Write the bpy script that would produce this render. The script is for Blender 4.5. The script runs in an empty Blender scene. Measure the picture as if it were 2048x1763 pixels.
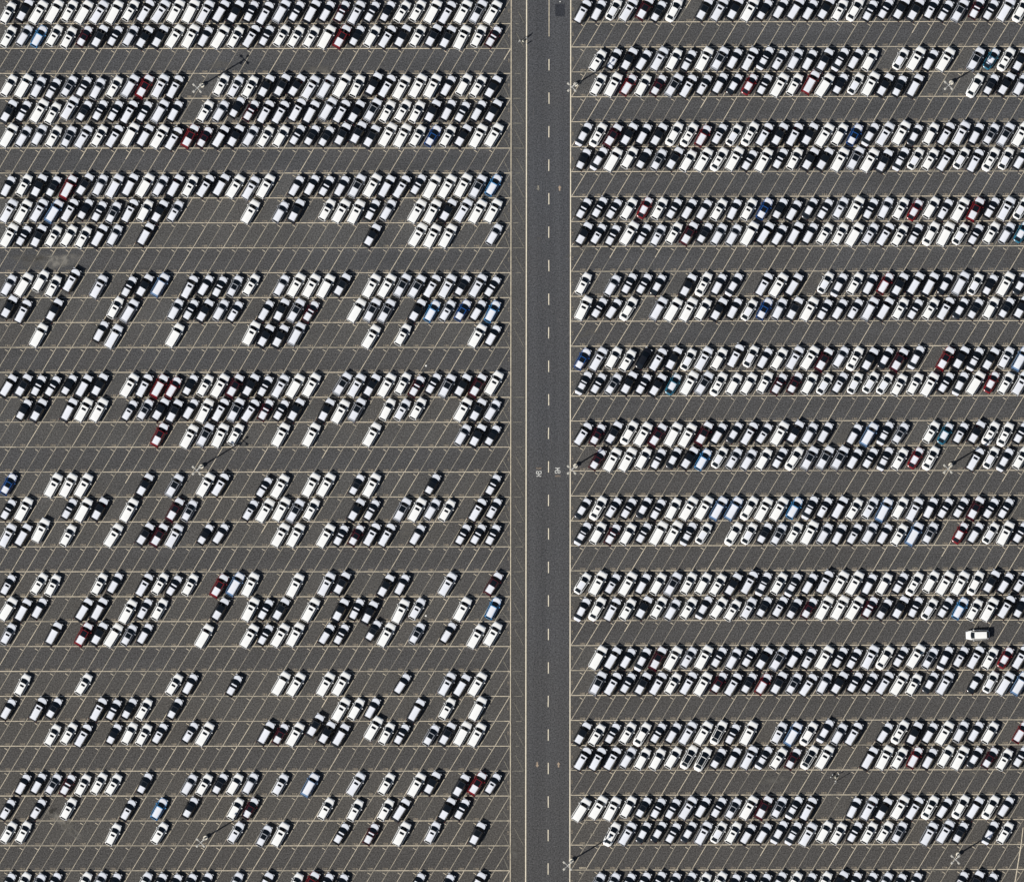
import bpy, math, random
import numpy as np
from mathutils import Vector, Matrix

random.seed(7)
scene = bpy.context.scene
COL = scene.collection
R = math.radians

# ------------------------------------------------------------------ camera
S = 11.0                         # photo pixels per metre on the ground
DIST = 3000.0
LEAN = (0.080, 0.078)            # the view is a few degrees off the vertical
cdir = Vector((LEAN[0], LEAN[1], 1.0)).normalized()
CAM = cdir * DIST
fwd = -cdir
right = fwd.cross(Vector((0, 1, 0))).normalized()
up = right.cross(fwd).normalized()
cam_data = bpy.data.cameras.new('camera')
cam = bpy.data.objects.new('camera', cam_data)
COL.objects.link(cam)
cam.matrix_world = Matrix(((right.x, up.x, -fwd.x, CAM.x), (right.y, up.y, -fwd.y, CAM.y),
                           (right.z, up.z, -fwd.z, CAM.z), (0, 0, 0, 1)))
cam_data.sensor_width = 36.0
cam_data.lens = 36.0 * DIST / (2048.0 / S)
cam_data.clip_start = 100.0
cam_data.clip_end = 12000.0
scene.camera = cam


def G(px, py, z=0.0):
    """where on the ground a measured position of the aerial survey lies (metres)"""
    d = fwd * DIST + right * ((px - 1024.0) / S) - up * ((py - 881.5) / S)
    t = (z - CAM.z) / d.z
    p = CAM + d * t
    return Vector((p.x, p.y, z))


def survey(px, py, z=0.0):
    """slight rotation of the lot against the picture's edges"""
    return G(px + (490.0 - py) * 0.0011, py - max(0.0, px - 1141.0) * 0.0014, z)


# ------------------------------------------------------------------ light
SUN_AZ = Vector((-0.853, -0.522))
SUN_EL = R(46.5)
sun_dir = Vector((SUN_AZ.x * math.cos(SUN_EL), SUN_AZ.y * math.cos(SUN_EL), math.sin(SUN_EL)))
sd = bpy.data.lights.new('sun', 'SUN')
sd.energy = 4.7
sd.angle = R(0.5)
sd.color = (1.0, 0.968, 0.915)
so = bpy.data.objects.new('sun', sd)
so.rotation_euler = sun_dir.to_track_quat('Z', 'Y').to_euler()
so.location = (0, 0, 200)
COL.objects.link(so)

world = bpy.data.worlds.new('World')
scene.world = world
world.use_nodes = True
nt = world.node_tree
sky = nt.nodes.new('ShaderNodeTexSky')
sky.sky_type = 'NISHITA'
sky.sun_disc = False
sky.sun_elevation = SUN_EL
sky.sun_rotation = math.atan2(SUN_AZ.x, SUN_AZ.y)
nt.links.new(sky.outputs[0], nt.nodes['Background'].inputs[0])
nt.nodes['Background'].inputs[1].default_value = 0.062

scene.view_settings.view_transform = 'Standard'
scene.view_settings.look = 'None'
scene.view_settings.exposure = 0.0
scene.view_settings.gamma = 1.0
scene.render.engine = 'CYCLES'
scene.cycles.max_bounces = 6


# ------------------------------------------------------------------ materials
def mat(name, col, rough=0.6, spec=0.5, metal=0.0, coat=0.0):
    m = bpy.data.materials.new(name)
    m.use_nodes = True
    b = m.node_tree.nodes['Principled BSDF']
    b.inputs['Base Color'].default_value = (*col, 1)
    b.inputs['Roughness'].default_value = rough
    b.inputs['Specular IOR Level'].default_value = spec
    b.inputs['Metallic'].default_value = metal
    if coat:
        b.inputs['Coat Weight'].default_value = coat
        b.inputs['Coat Roughness'].default_value = 0.12
    return m


def vary(m, amount=0.12, per='object', scale=3.0):
    """small brightness variation from thing to thing plus fine dirt"""
    n = m.node_tree
    b = n.nodes['Principled BSDF']
    col = tuple(b.inputs['Base Color'].default_value)
    tc = n.nodes.new('ShaderNodeTexCoord')
    no = n.nodes.new('ShaderNodeTexNoise')
    no.inputs['Scale'].default_value = scale
    no.inputs['Detail'].default_value = 4
    geo = n.nodes.new('ShaderNodeNewGeometry')
    n.links.new(geo.outputs['Position'], no.inputs['Vector'])
    mr = n.nodes.new('ShaderNodeMapRange')
    mr.inputs[1].default_value, mr.inputs[2].default_value = 0.3, 0.7
    mr.inputs[3].default_value, mr.inputs[4].default_value = 1 - amount, 1 + amount
    n.links.new(no.outputs['Fac'], mr.inputs[0])
    mx = n.nodes.new('ShaderNodeVectorMath')
    mx.operation = 'SCALE'
    mx.inputs[0].default_value = col[:3]
    n.links.new(mr.outputs[0], mx.inputs['Scale'])
    n.links.new(mx.outputs[0], b.inputs['Base Color'])
    return m


def asphalt(name, dark, light, warm, streak=(1, 1, 1), grain=4.2, dust=0.3):
    m = bpy.data.materials.new(name)
    m.use_nodes = True
    n = m.node_tree
    b = n.nodes['Principled BSDF']
    b.inputs['Roughness'].default_value = 0.9
    b.inputs['Specular IOR Level'].default_value = 0.2
    geo = n.nodes.new('ShaderNodeNewGeometry')
    P = geo.outputs['Position']

    def noise(scale, detail, vec=None, rough=0.6):
        t = n.nodes.new('ShaderNodeTexNoise')
        t.inputs['Scale'].default_value = scale
        t.inputs['Detail'].default_value = detail
        t.inputs['Roughness'].default_value = rough
        n.links.new(vec or P, t.inputs['Vector'])
        return t.outputs['Fac']

    def ramp(fac, a, bb, lo=0.0, hi=1.0):
        r = n.nodes.new('ShaderNodeMapRange')
        r.inputs[1].default_value, r.inputs[2].default_value = a, bb
        r.inputs[3].default_value, r.inputs[4].default_value = lo, hi
        n.links.new(fac, r.inputs[0])
        return r.outputs[0]

    def mix(fac, a, bb):
        x = n.nodes.new('ShaderNodeMix')
        x.data_type = 'RGBA'
        for s, v in ((0, fac), (6, a), (7, bb)):
            if isinstance(v, tuple):
                x.inputs[s].default_value = (*v, 1)
            elif isinstance(v, float):
                x.inputs[s].default_value = v
            else:
                n.links.new(v, x.inputs[s])
        return x.outputs[2]

    mp = n.nodes.new('ShaderNodeMapping')
    mp.inputs['Scale'].default_value = streak
    n.links.new(P, mp.inputs['Vector'])
    base = mix(ramp(noise(0.16, 6, mp.outputs[0]), 0.32, 0.68), dark, light)
    base = mix(ramp(noise(0.045, 5), 0.42, 0.62, 0.0, dust), base, warm)
    # base blends steadily into the warm tone towards the south end
    sep = n.nodes.new('ShaderNodeSeparateXYZ')
    n.links.new(P, sep.inputs[0])
    base = mix(ramp(sep.outputs['Y'], 45.0, -75.0, 0.0, 0.62), base, warm)
    g = ramp(noise(grain, 3, None, 0.9), 0.31, 0.69, 0.12, 1.90)
    g2 = ramp(noise(2.6, 3, None, 0.7), 0.3, 0.7, 0.84, 1.16)
    mul = n.nodes.new('ShaderNodeMath')
    mul.operation = 'MULTIPLY'
    n.links.new(g, mul.inputs[0])
    n.links.new(g2, mul.inputs[1])
    vm = n.nodes.new('ShaderNodeVectorMath')
    vm.operation = 'SCALE'
    n.links.new(base, vm.inputs[0])
    n.links.new(mul.outputs[0], vm.inputs['Scale'])
    n.links.new(vm.outputs[0], b.inputs['Base Color'])
    return m


M_lot = asphalt('lot asphalt', (0.061, 0.061, 0.061), (0.086, 0.085, 0.083), (0.073, 0.066, 0.057))
M_aisle = asphalt('aisle asphalt', (0.054, 0.055, 0.057), (0.074, 0.074, 0.076), (0.066, 0.060, 0.053), (0.25, 2.2, 1))
M_road = asphalt('road asphalt', (0.050, 0.052, 0.057), (0.078, 0.080, 0.085), (0.064, 0.061, 0.058), (2.6, 0.05, 1), dust=0.3)
M_patch = asphalt('patch asphalt', (0.026, 0.028, 0.034), (0.040, 0.043, 0.050), (0.03, 0.03, 0.034))


def worn_paint(name, col, under, lo, hi, scale=1.6):
    m = mat(name, col, 0.75, 0.3)
    n = m.node_tree
    b = n.nodes['Principled BSDF']
    geo = n.nodes.new('ShaderNodeNewGeometry')
    t = n.nodes.new('ShaderNodeTexNoise')
    t.inputs['Scale'].default_value = scale
    t.inputs['Detail'].default_value = 6
    t.inputs['Roughness'].default_value = 0.75
    n.links.new(geo.outputs['Position'], t.inputs['Vector'])
    r = n.nodes.new('ShaderNodeMapRange')
    r.inputs[1].default_value, r.inputs[2].default_value = lo, hi
    n.links.new(t.outputs['Fac'], r.inputs[0])
    x = n.nodes.new('ShaderNodeMix')
    x.data_type = 'RGBA'
    n.links.new(r.outputs[0], x.inputs[0])
    x.inputs[6].default_value = (*col, 1)
    x.inputs[7].default_value = (*under, 1)
    n.links.new(x.outputs[2], b.inputs['Base Color'])
    return m


ASPH = (0.074, 0.072, 0.069)
M_line = worn_paint('stall line paint', (0.60, 0.52, 0.385), ASPH, 0.46, 0.86)
M_line2 = worn_paint('older stall line paint', (0.47, 0.41, 0.305), ASPH, 0.42, 0.80, 0.9)
M_line3 = worn_paint('thin stall line paint', (0.36, 0.315, 0.24), ASPH, 0.38, 0.78, 0.7)
M_edge = worn_paint('road edge paint', (0.74, 0.655, 0.50), ASPH, 0.50, 0.95)
M_faded = worn_paint('faded paint', (0.27, 0.245, 0.19), ASPH, 0.38, 0.72, 1.0)
M_number = worn_paint('stall number paint', (0.44, 0.365, 0.265), ASPH, 0.36, 0.75, 2.0)
M_legend = worn_paint('road legend paint', (0.72, 0.71, 0.66), ASPH, 0.42, 0.85, 2.0)
M_arrow = worn_paint('arrow paint', (0.36, 0.27, 0.19), ASPH, 0.45, 0.9, 2.0)
M_crack = mat('crack filler', (0.014, 0.014, 0.016), 0.8)
M_scuff = worn_paint('scuff', (0.105, 0.100, 0.094), ASPH, 0.35, 0.7, 1.2)

PAINT = {
    'white': mat('white paint', (0.80, 0.795, 0.765), 0.28, 0.5),
    'black': mat('black paint', (0.006, 0.007, 0.010), 0.20, 0.5),
    'silver': mat('silver paint', (0.40, 0.41, 0.43), 0.30, 0.5, 0.35),
    'pearl': mat('pearl paint', (0.66, 0.66, 0.65), 0.28, 0.5),
    'graphite': mat('graphite paint', (0.03, 0.033, 0.04), 0.25, 0.5, 0.3),
    'red': mat('red paint', (0.19, 0.007, 0.011), 0.22, 0.5),
    'maroon': mat('maroon paint', (0.062, 0.005, 0.010), 0.22, 0.5),
    'lightblue': mat('light blue paint', (0.055, 0.25, 0.52), 0.24, 0.5),
    'blue': mat('deep blue paint', (0.012, 0.075, 0.27), 0.22, 0.5),
    'steel': mat('steel blue paint', (0.12, 0.21, 0.36), 0.25, 0.5),
    'teal': mat('teal paint', (0.02, 0.14, 0.22), 0.24, 0.5),
}
M_glass = mat('tinted glass', (0.004, 0.006, 0.008), 0.08, 0.5)
M_film = vary(mat('white protective film', (0.69, 0.70, 0.735), 0.38, 0.4), 0.05, scale=0.35)
M_hood = vary(mat('grey white hood film', (0.66, 0.68, 0.72), 0.38, 0.4), 0.05, scale=0.35)
M_rail = mat('roof rail black', (0.012, 0.012, 0.013), 0.4)
M_tyre = mat('tyre rubber', (0.010, 0.010, 0.010), 0.8)
M_rim = mat('alloy rim', (0.45, 0.45, 0.46), 0.3, 0.5, 0.8)
M_lens = mat('headlamp lens', (0.55, 0.56, 0.58), 0.15)
M_red = mat('tail lamp lens', (0.05, 0.006, 0.007), 0.2)
M_conc = vary(mat('cast concrete', (0.76, 0.70, 0.57), 0.85), 0.12, scale=4)
M_steel = vary(mat('galvanised steel', (0.46, 0.45, 0.42), 0.5, 0.5, 0.2), 0.1, scale=3)
M_head = vary(mat('lamp housing', (0.42, 0.40, 0.35), 0.55), 0.12, scale=5)
M_bollard = vary(mat('bollard paint', (0.78, 0.77, 0.72), 0.5), 0.06, scale=6)
M_hydrant = vary(mat('hydrant paint', (0.74, 0.70, 0.55), 0.5), 0.08, scale=6)
M_sign = mat('sign face', (0.55, 0.54, 0.50), 0.5)
M_cover = vary(mat('round marker paint', (0.74, 0.73, 0.68), 0.6), 0.05)


def mesh(name, verts, faces, mats, idx=None, smooth=0.0):
    me = bpy.data.meshes.new(name)
    me.from_pydata([tuple(v) for v in verts], [], faces)
    for m in mats:
        me.materials.append(m)
    if idx is not None:
        me.polygons.foreach_set('material_index', idx)
    if smooth:
        me.polygons.foreach_set('use_smooth', [True] * len(me.polygons))
        me.set_sharp_from_angle(angle=R(smooth))
    me.update()
    return me


def link(name, me, parent=None, **props):
    o = bpy.data.objects.new(name, me)
    COL.objects.link(o)
    if parent is not None:
        o.parent = parent
    for k, v in props.items():
        o[k] = v
    return o


# ------------------------------------------------------------------ ground
def sheet(name, corners, z, m, kind='structure'):
    vs = [Vector((c.x, c.y, z)) for c in corners]
    return link(name, mesh(name, vs, [tuple(range(len(vs)))[::-1]], [m]), kind=kind)


gv = [(-1500, -1500, 0), (1500, -1500, 0), (1500, 1500, 0), (-1500, 1500, 0)]
link('ground', mesh('ground', gv, [(0, 1, 2, 3)], [M_lot]), kind='structure')
Y0, Y1 = -120, 1890
sheet('road', [survey(1052.5, Y0), survey(1140.6, Y0), survey(1140.6, Y1), survey(1052.5, Y1)], 0.010, M_road)

LY = lambda n: -2.28 + 49.78 * n            # stall row lines of the left lot
RY = lambda n: -5.4 + 49.83 * n             # and of the right lot
for n in range(-2, 38, 4):
    if -3 < n < 38:
        sheet('driving_aisle', [survey(-70, LY(n)), survey(1021, LY(n)), survey(1021, LY(n + 1)), survey(-70, LY(n + 1))], 0.006, M_aisle)
R_AISLES = [1, 4, 7, 10, 13, 16, 19, 22, 25, 28, 31, 34]
for n in R_AISLES:
    sheet('driving_aisle', [survey(1141, RY(n)), survey(2110, RY(n)), survey(2110, RY(n + 1)), survey(1141, RY(n + 1))], 0.006, M_aisle)


class Marks:
    """flat painted strips collected into one sheet"""

    def __init__(self, z):
        self.v, self.f, self.i, self.z, self.mats = [], [], [], z, []

    def m(self, mt):
        if mt not in self.mats:
            self.mats.append(mt)
        return self.mats.index(mt)

    def quad(self, a, b, c, d, mt):
        k = len(self.v)
        for p in (a, b, c, d):
            q = survey(p[0], p[1])
            self.v.append((q.x, q.y, self.z))
        self.f.append((k + 3, k + 2, k + 1, k))
        self.i.append(self.m(mt))

    def strip(self, a, b, w, mt):
        dx, dy = b[0] - a[0], b[1] - a[1]
        ln = math.hypot(dx, dy) or 1
        nx, ny = -dy / ln * w / 2, dx / ln * w / 2
        # clockwise in picture space (y down) so that faces look up
        self.quad((a[0] - nx, a[1] - ny), (b[0] - nx, b[1] - ny), (b[0] + nx, b[1] + ny), (a[0] + nx, a[1] + ny), mt)

    def build(self, name):
        return link(name, mesh(name, self.v, self.f, self.mats, self.i), kind='structure')


SEG = {'0': 'abcdef', '1': 'bc', '2': 'abged', '3': 'abgcd', '4': 'fgbc', '5': 'afgcd', '6': 'afgedc', '7': 'abc',
       '8': 'abcdefg', '9': 'abfgcd', 'E': 'afged', 'F': 'afge', 'P': 'abfge', 'H': 'fegbc'}


def write(mk, txt, x, y, h, w, adv, st, mt, axis=((1, 0), (0, 1))):
    """bar lettering; (x, y) = lower left corner of the first character, h up the picture"""
    (ax, ay), (bx, by) = axis
    P = lambda u, v: (x + u * ax - v * bx, y + u * ay - v * by)
    for k, ch in enumerate(txt):
        u = k * adv
        ends = {'a': (0, h, w, h), 'b': (w, h, w, h / 2), 'c': (w, h / 2, w, 0), 'd': (0, 0, w, 0), 'e': (0, 0, 0, h / 2),
                'f': (0, h / 2, 0, h), 'g': (0, h / 2, w, h / 2)}
        if ch == 'M':
            for l in ((0, 0, 0, h), (0, h, w / 2, h * .4), (w / 2, h * .4, w, h), (w, h, w, 0)):
                mk.strip(P(u + l[0], l[1]), P(u + l[2], l[3]), st, mt)
            continue
        for s in SEG[ch]:
            a, b, c, d = ends[s]
            mk.strip(P(u + a, b), P(u + c, d), st, mt)


SLX = -28.7                                  # a stall line leans this far over one row
PITCH = 30.25
rows_mk = Marks(0.018)
stall_mk = Marks(0.026)
num_mk = Marks(0.034)
rnd = random.Random(3)
for side in 'LR':
    Y = LY if side == 'L' else RY
    for n in range(-2, 39):
        y0, y1 = Y(n), Y(n + 1)
        if side == 'L':
            x = -80
            while x < 1020:
                x2 = min(1020.3, x + rnd.uniform(60, 200))
                rows_mk.strip((x, y0), (x2, y0), rnd.uniform(1.25, 1.55), rnd.choice((M_line, M_line, M_line2)))
                x = x2
            xs = [1020.2 - PITCH * j for j in range(0, 37)]
        else:
            xr = 2110
            x = 1142.4
            while x < xr:
                x2 = min(xr, x + rnd.uniform(60, 200))
                rows_mk.strip((x, y0), (x2, y0), rnd.uniform(1.2, 1.5), rnd.choice((M_line, M_line, M_line2)))
                x = x2
            xs = [1202.3 + 30.2 * j for j in range(-1, 32)]
        for j, x in enumerate(xs):
            top, bot = (x, y0 + 1.0), (x + SLX, y1 - 1.0)
            if side == 'R' and bot[0] < 1142.5:
                t = (1142.5 - top[0]) / (bot[0] - top[0])
                bot = (1142.5, top[1] + (bot[1] - top[1]) * t)
            worn = rnd.random()
            if worn < 0.02:
                stall_mk.strip(top, (top[0] + (bot[0] - top[0]) * .45, top[1] + (bot[1] - top[1]) * .45), 1.5, M_line)
                stall_mk.strip((top[0] + (bot[0] - top[0]) * .47, top[1] + (bot[1] - top[1]) * .47), bot, 1.3, M_faded)
            else:
                stall_mk.strip((top[0] + rnd.gauss(0, .25), top[1]), (bot[0] + rnd.gauss(0, .25), bot[1]), rnd.uniform(0.9, 1.25), rnd.choice((M_line, M_line2, M_line2, M_line3)))
            tx, ty = x + SLX * 8.3 / 49.8, y0 + 8.3
            if side == 'L' and j == 0:
                continue
            if rnd.random() < 0.96:
                stall_mk.strip((tx - 0.9, ty - 0.5), (tx - 6.9, ty - 4.1), 1.1, M_line)
            # stall number at the foot of the stall
            nx = x + SLX - 12.2
            if side == 'R' and nx < 1146:
                continue
            row, st = (n + 3) % 40, (j + 1)
            txt = ('F' if side == 'L' else 'E') + '%02d%02d' % (row, st)
            write(num_mk, txt, nx, y1 - 2.2, 3.2, 1.4, 2.05, 0.52, M_number)
        # upright row letters beside the road
        if rnd.random() < 0.85:
            if side == 'L':
                write(num_mk, 'F%02d' % ((n + 3) % 40), 1018.6, y0 + 27, 2.4, 1.5, 2.5, 0.42, M_number, ((0, -1), (1, 0)))
            else:
                write(num_mk, 'E%02d' % ((n + 3) % 40), 1146.6, y0 + 27, 2.4, 1.5, 2.5, 0.42, M_number, ((0, -1), (1, 0)))
# lot edge line, road edge lines, centre dashes
edge_mk = Marks(0.042)
edge_mk.strip((1021.9, Y0), (1021.9, Y1), 1.7, M_line)
edge_mk.strip((1052.7, Y0), (1052.7, Y1), 2.1, M_edge)
edge_mk.strip((1141.0, Y0), (1141.0, Y1), 2.0, M_edge)
edge_mk.strip((1097.6, -60), (1097.6, 73), 1.5, M_line)
for n in range(0, 27):
    y = 118.4 + 66.95 * n
    edge_mk.strip((1097.6, y), (1097.6 + rnd.gauss(0, .2), y + 22.6), 1.7, M_edge)
# bottom right boundary of the right lot
edge_mk.strip((2047.5, 1655), (2043.5, 1690), 1.6, M_line)
edge_mk.strip((2043.5, 1690), (2029.5, 1775), 2.0, M_line)
# old half-erased herringbone beside the road
old_mk = Marks(0.034)
for n in range(-1, 37):
    y0, y1 = LY(n), LY(n + 1)
    if rnd.random() < 0.7:
        a = rnd.uniform(0.0, .5)
        old_mk.strip((1027 + 20 * a, y0 + 9 + 38 * a), (1048, y1 - 1.5), .8, M_faded)
    if rnd.random() < 0.6:
        old_mk.strip((1006 + rnd.uniform(0, 5), y0 + 25 + rnd.uniform(0, 8)), (1018.5, y1 - 1.5), 1.0, M_faded)
    if rnd.random() < 0.7:
        old_mk.strip((1024 + rnd.uniform(0, 10), y0), (1040 + rnd.uniform(-4, 10), y0), 1.1, M_faded)
# crossed-out marks near the lamp stalls
for (x, y) in ((1172, 143), (1194, 198), (1172, 1645), (1186, 1667), (1170, 1690), (1163, 1746), (1867, 1740), (1850, 1690), (1886, 1643)):
    for s in (-1, 1):
        old_mk.strip((x - 4, y - 2.5 * s), (x + 4, y + 2.5 * s), 1.1, M_faded)


def arrow(mk, x, y, d, mt):
    mk.quad((x - 1.5, y), (x + 1.5, y), (x + 1.5, y + 6 * d), (x - 1.5, y + 6 * d), mt) if d > 0 else \
        mk.quad((x - 1.5, y + 6 * d), (x + 1.5, y + 6 * d), (x + 1.5, y), (x - 1.5, y), mt)
    k = len(mk.v)
    for p in ((x - 3.6, y + 6 * d), (x, y + 10.5 * d), (x + 3.6, y + 6 * d)):
        q = survey(*p)
        mk.v.append((q.x, q.y, mk.z))
    mk.f.append((k, k + 1, k + 2) if d > 0 else (k + 2, k + 1, k))
    mk.i.append(mk.m(mt))


arrow(edge_mk, 1076.4, 371, 1, M_faded)
arrow(edge_mk, 1119.2, 381.5, -1, M_arrow)
arrow(edge_mk, 1075.6, 1523, 1, M_arrow)
arrow(edge_mk, 1118.2, 1533.5, -1, M_arrow)
write(edge_mk, '26', 1111.0, 945.5, 10, 4.0, 5.6, 1.3, M_legend)
write(edge_mk, 'MPH', 1111.4, 953.4, 3.6, 2.3, 3.6, 0.55, M_arrow)
write(edge_mk, '26', 1083.0, 942, 10, 4.0, 5.6, 1.3, M_legend, ((-1, 0), (0, -1)))
write(edge_mk, 'MPH', 1082.6, 934.2, 3.6, 2.3, 3.6, 0.55, M_arrow, ((-1, 0), (0, -1)))
write(edge_mk, 'E2603', 1160.5, 1735.5, 2.4, 1.9, 2.7, 0.6, M_line)
rows_mk.build('row_line_marking')
stall_mk.build('stall_line_marking')
num_mk.build('stall_number_marking')
edge_mk.build('road_line_marking')
old_mk.build('faded_line_marking')

sheet('road_patch', [survey(1110, 8), survey(1129.3, 8), survey(1129.3, 33), survey(1110, 33)], 0.016, M_patch)

# cracks and scuffs
crk = Marks(0.014)


def crack(x, y, ang, n, step, w, jit=0.5):
    for _ in range(n):
        a = ang + rnd.gauss(0, jit)
        x2, y2 = x + math.cos(a) * step, y + math.sin(a) * step
        crk.strip((x, y), (x2, y2), w * rnd.uniform(.7, 1.2), M_crack)
        x, y = x2, y2
    return x, y


for (x, y, a, n) in ((1074, 20, 1.57, 22), (1075, 40, 0.1, 4), (1072, 62, -1.4, 5), (1041, 8, .8, 8), (1043, 20, 1.6, 14), (1073, 100, .1, 7),
                     (1030, 24, .1, 5), (1058, 88, .6, 7), (1140, 168, 0.05, 12), (1141, 922, .1, 14), (1040, 520, 3.1, 6), (1128, 960, 3.0, 6),
                     (1135, 770, 3.6, 5), (1890, 168, .0, 16), (1880, 935, .05, 16), (392, 150, 1.3, 6), (80, 495, 1.57, 10), (1550, 1395, 1.9, 8),
                     (1660, 1556, .0, 8), (1664, 1600, 1.6, 9), (700, 1680, 1.4, 8), (860, 1560, 1.0, 8), (300, 1460, 1.9, 7), (620, 520, .2, 7),
                     (1060, 900, .03, 18), (1060, 1452, .0, 16), (1046, 1200, 1.5, 20), (1070, 1300, 1.57, 22), (1086, 1100, 1.57, 18)):
    crack(x, y, a, n, 3.2, 0.42, 0.35)
for _ in range(40):
    crack(rnd.uniform(0, 2048), rnd.uniform(0, 1763), rnd.choice((0, 1.57)) + rnd.gauss(0, .3), rnd.randint(4, 10), 3, 0.3)
crk.build('asphalt_cracks')
scf = Marks(0.012)
for _ in range(240):
    x, y = rnd.uniform(0, 2048), rnd.uniform(0, 1763)
    a = rnd.uniform(0, 6.28)
    curve = rnd.gauss(0, .06)
    for _ in range(rnd.randint(3, 9)):
        x2, y2 = x + math.cos(a) * 3, y + math.sin(a) * 3
        scf.strip((x, y), (x2, y2), rnd.uniform(.4, .9), M_scuff)
        x, y, a = x2, y2, a + curve
for _ in range(700):
    side = rnd.random() < .55
    x, y = (rnd.uniform(0, 1018) if side else rnd.uniform(1145, 2048)), rnd.uniform(0, 1763)
    w = rnd.uniform(.5, 1.3)
    scf.strip((x, y), (x + rnd.uniform(.6, 2.0), y - rnd.uniform(.5, 2)), w, M_crack if rnd.random() < .5 else M_scuff)
for _ in range(26):                         # turning marks at the aisle mouths
    n = rnd.choice(R_AISLES[:10])
    x, y, a = 1145 + rnd.uniform(-14, 10), RY(n) + rnd.uniform(10, 40), rnd.uniform(-1.2, -.9)
    for _ in range(rnd.randint(8, 20)):
        x2, y2 = x + math.cos(a) * 4, y + math.sin(a) * 4
        scf.strip((x, y), (x2, y2), rnd.uniform(.6, 1.3), M_scuff)
        x, y, a = x2, y2, a + .06
scf.build('tyre_scuffs')


def stain_mat(name, col, amount):
    m = mat(name, col, 0.9, 0.2)
    n = m.node_tree
    b = n.nodes['Principled BSDF']
    at = n.nodes.new('ShaderNodeAttribute')
    at.attribute_name = 'spread'
    geo = n.nodes.new('ShaderNodeNewGeometry')
    t = n.nodes.new('ShaderNodeTexNoise')
    t.inputs['Scale'].default_value = 0.9
    t.inputs['Detail'].default_value = 6
    n.links.new(geo.outputs['Position'], t.inputs['Vector'])
    r = n.nodes.new('ShaderNodeMapRange')
    r.inputs[1].default_value, r.inputs[2].default_value = 0.3, 0.65
    r.inputs[4].default_value = amount
    n.links.new(t.outputs['Fac'], r.inputs[0])
    mu = n.nodes.new('ShaderNodeMath')
    mu.operation = 'MULTIPLY'
    n.links.new(at.outputs['Fac'], mu.inputs[0])
    n.links.new(r.outputs[0], mu.inputs[1])
    n.links.new(mu.outputs[0], b.inputs['Alpha'])
    return m


M_dust = stain_mat('dust stain', (0.25, 0.235, 0.205), 0.9)
M_faint = stain_mat('faint dust', (0.135, 0.128, 0.115), 0.8)
M_oil = stain_mat('oil stain', (0.022, 0.020, 0.018), 0.8)


def stain(cx, cy, rx, ry, ang, m, z=0.05):
    v, f, att = [], [], []
    c = survey(cx, cy)
    v.append((c.x, c.y, z))
    att.append(1.0)
    N = 24
    for ring, sp in ((0.5, 0.75), (1.0, 0.0)):
        for k in range(N):
            t = 2 * math.pi * k / N
            rr = ring * (1 + 0.18 * math.sin(3 * t + cx) + .12 * math.sin(5 * t + cy))
            x, y = rx * rr * math.cos(t), ry * rr * math.sin(t)
            p = survey(cx + x * math.cos(ang) - y * math.sin(ang), cy + x * math.sin(ang) + y * math.cos(ang))
            v.append((p.x, p.y, z))
            att.append(sp)
    for k in range(N):
        k2 = (k + 1) % N
        f.append((0, 1 + k2, 1 + k))
        f.append((1 + k, 1 + k2, 1 + N + k2, 1 + N + k))
    me = mesh('ground_stain', v, f, [m])
    a = me.attributes.new('spread', 'FLOAT', 'POINT')
    a.data.foreach_set('value', att)
    link('ground_stain', me, kind='structure')


for s in ((125, 1642, 44, 12, .72, M_dust), (140, 1655, 24, 9, .85, M_dust), (155, 1668, 16, 8, .9, M_dust), (107, 1620, 13, 6, -.75, M_oil), (110, 520, 60, 17, 0, M_dust),
          (60, 520, 40, 16, .1, M_faint), (1160, 500, 34, 9, -.5, M_faint), (1180, 665, 24, 9, -.4, M_faint), (1940, 1548, 40, 8, 0, M_faint),
          (1986, 1580, 16, 8, .2, M_faint), (1195, 250, 24, 9, .2, M_faint), (1150, 330, 14, 9, 0, M_faint), (870, 1660, 18, 10, 1, M_faint),
          (812, 1062, 10, 22, .3, M_faint), (700, 1672, 26, 9, .6, M_faint), (1078, 477, 5, 3, 0, M_faint), (1663, 1597, 8, 3, 0, M_faint),
          (440, 130, 30, 10, 0, M_faint), (640, 140, 40, 10, .1, M_faint), (560, 1000, 40, 14, .2, M_faint), (1240, 1325, 40, 14, 0, M_faint),
          (1690, 880, 20, 14, 0, M_faint), (1900, 880, 20, 14, 0, M_faint), (1640, 565, 14, 12, 0, M_faint), (1470, 1180, 30, 9, .2, M_faint),
          (1890, 1630, 16, 12, 0, M_faint), (745, 1265, 16, 11, .3, M_faint), (1030, 1700, 10, 30, 0, M_faint), (1560, 1560, 60, 10, 0, M_faint)):
    stain(*s)

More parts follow.
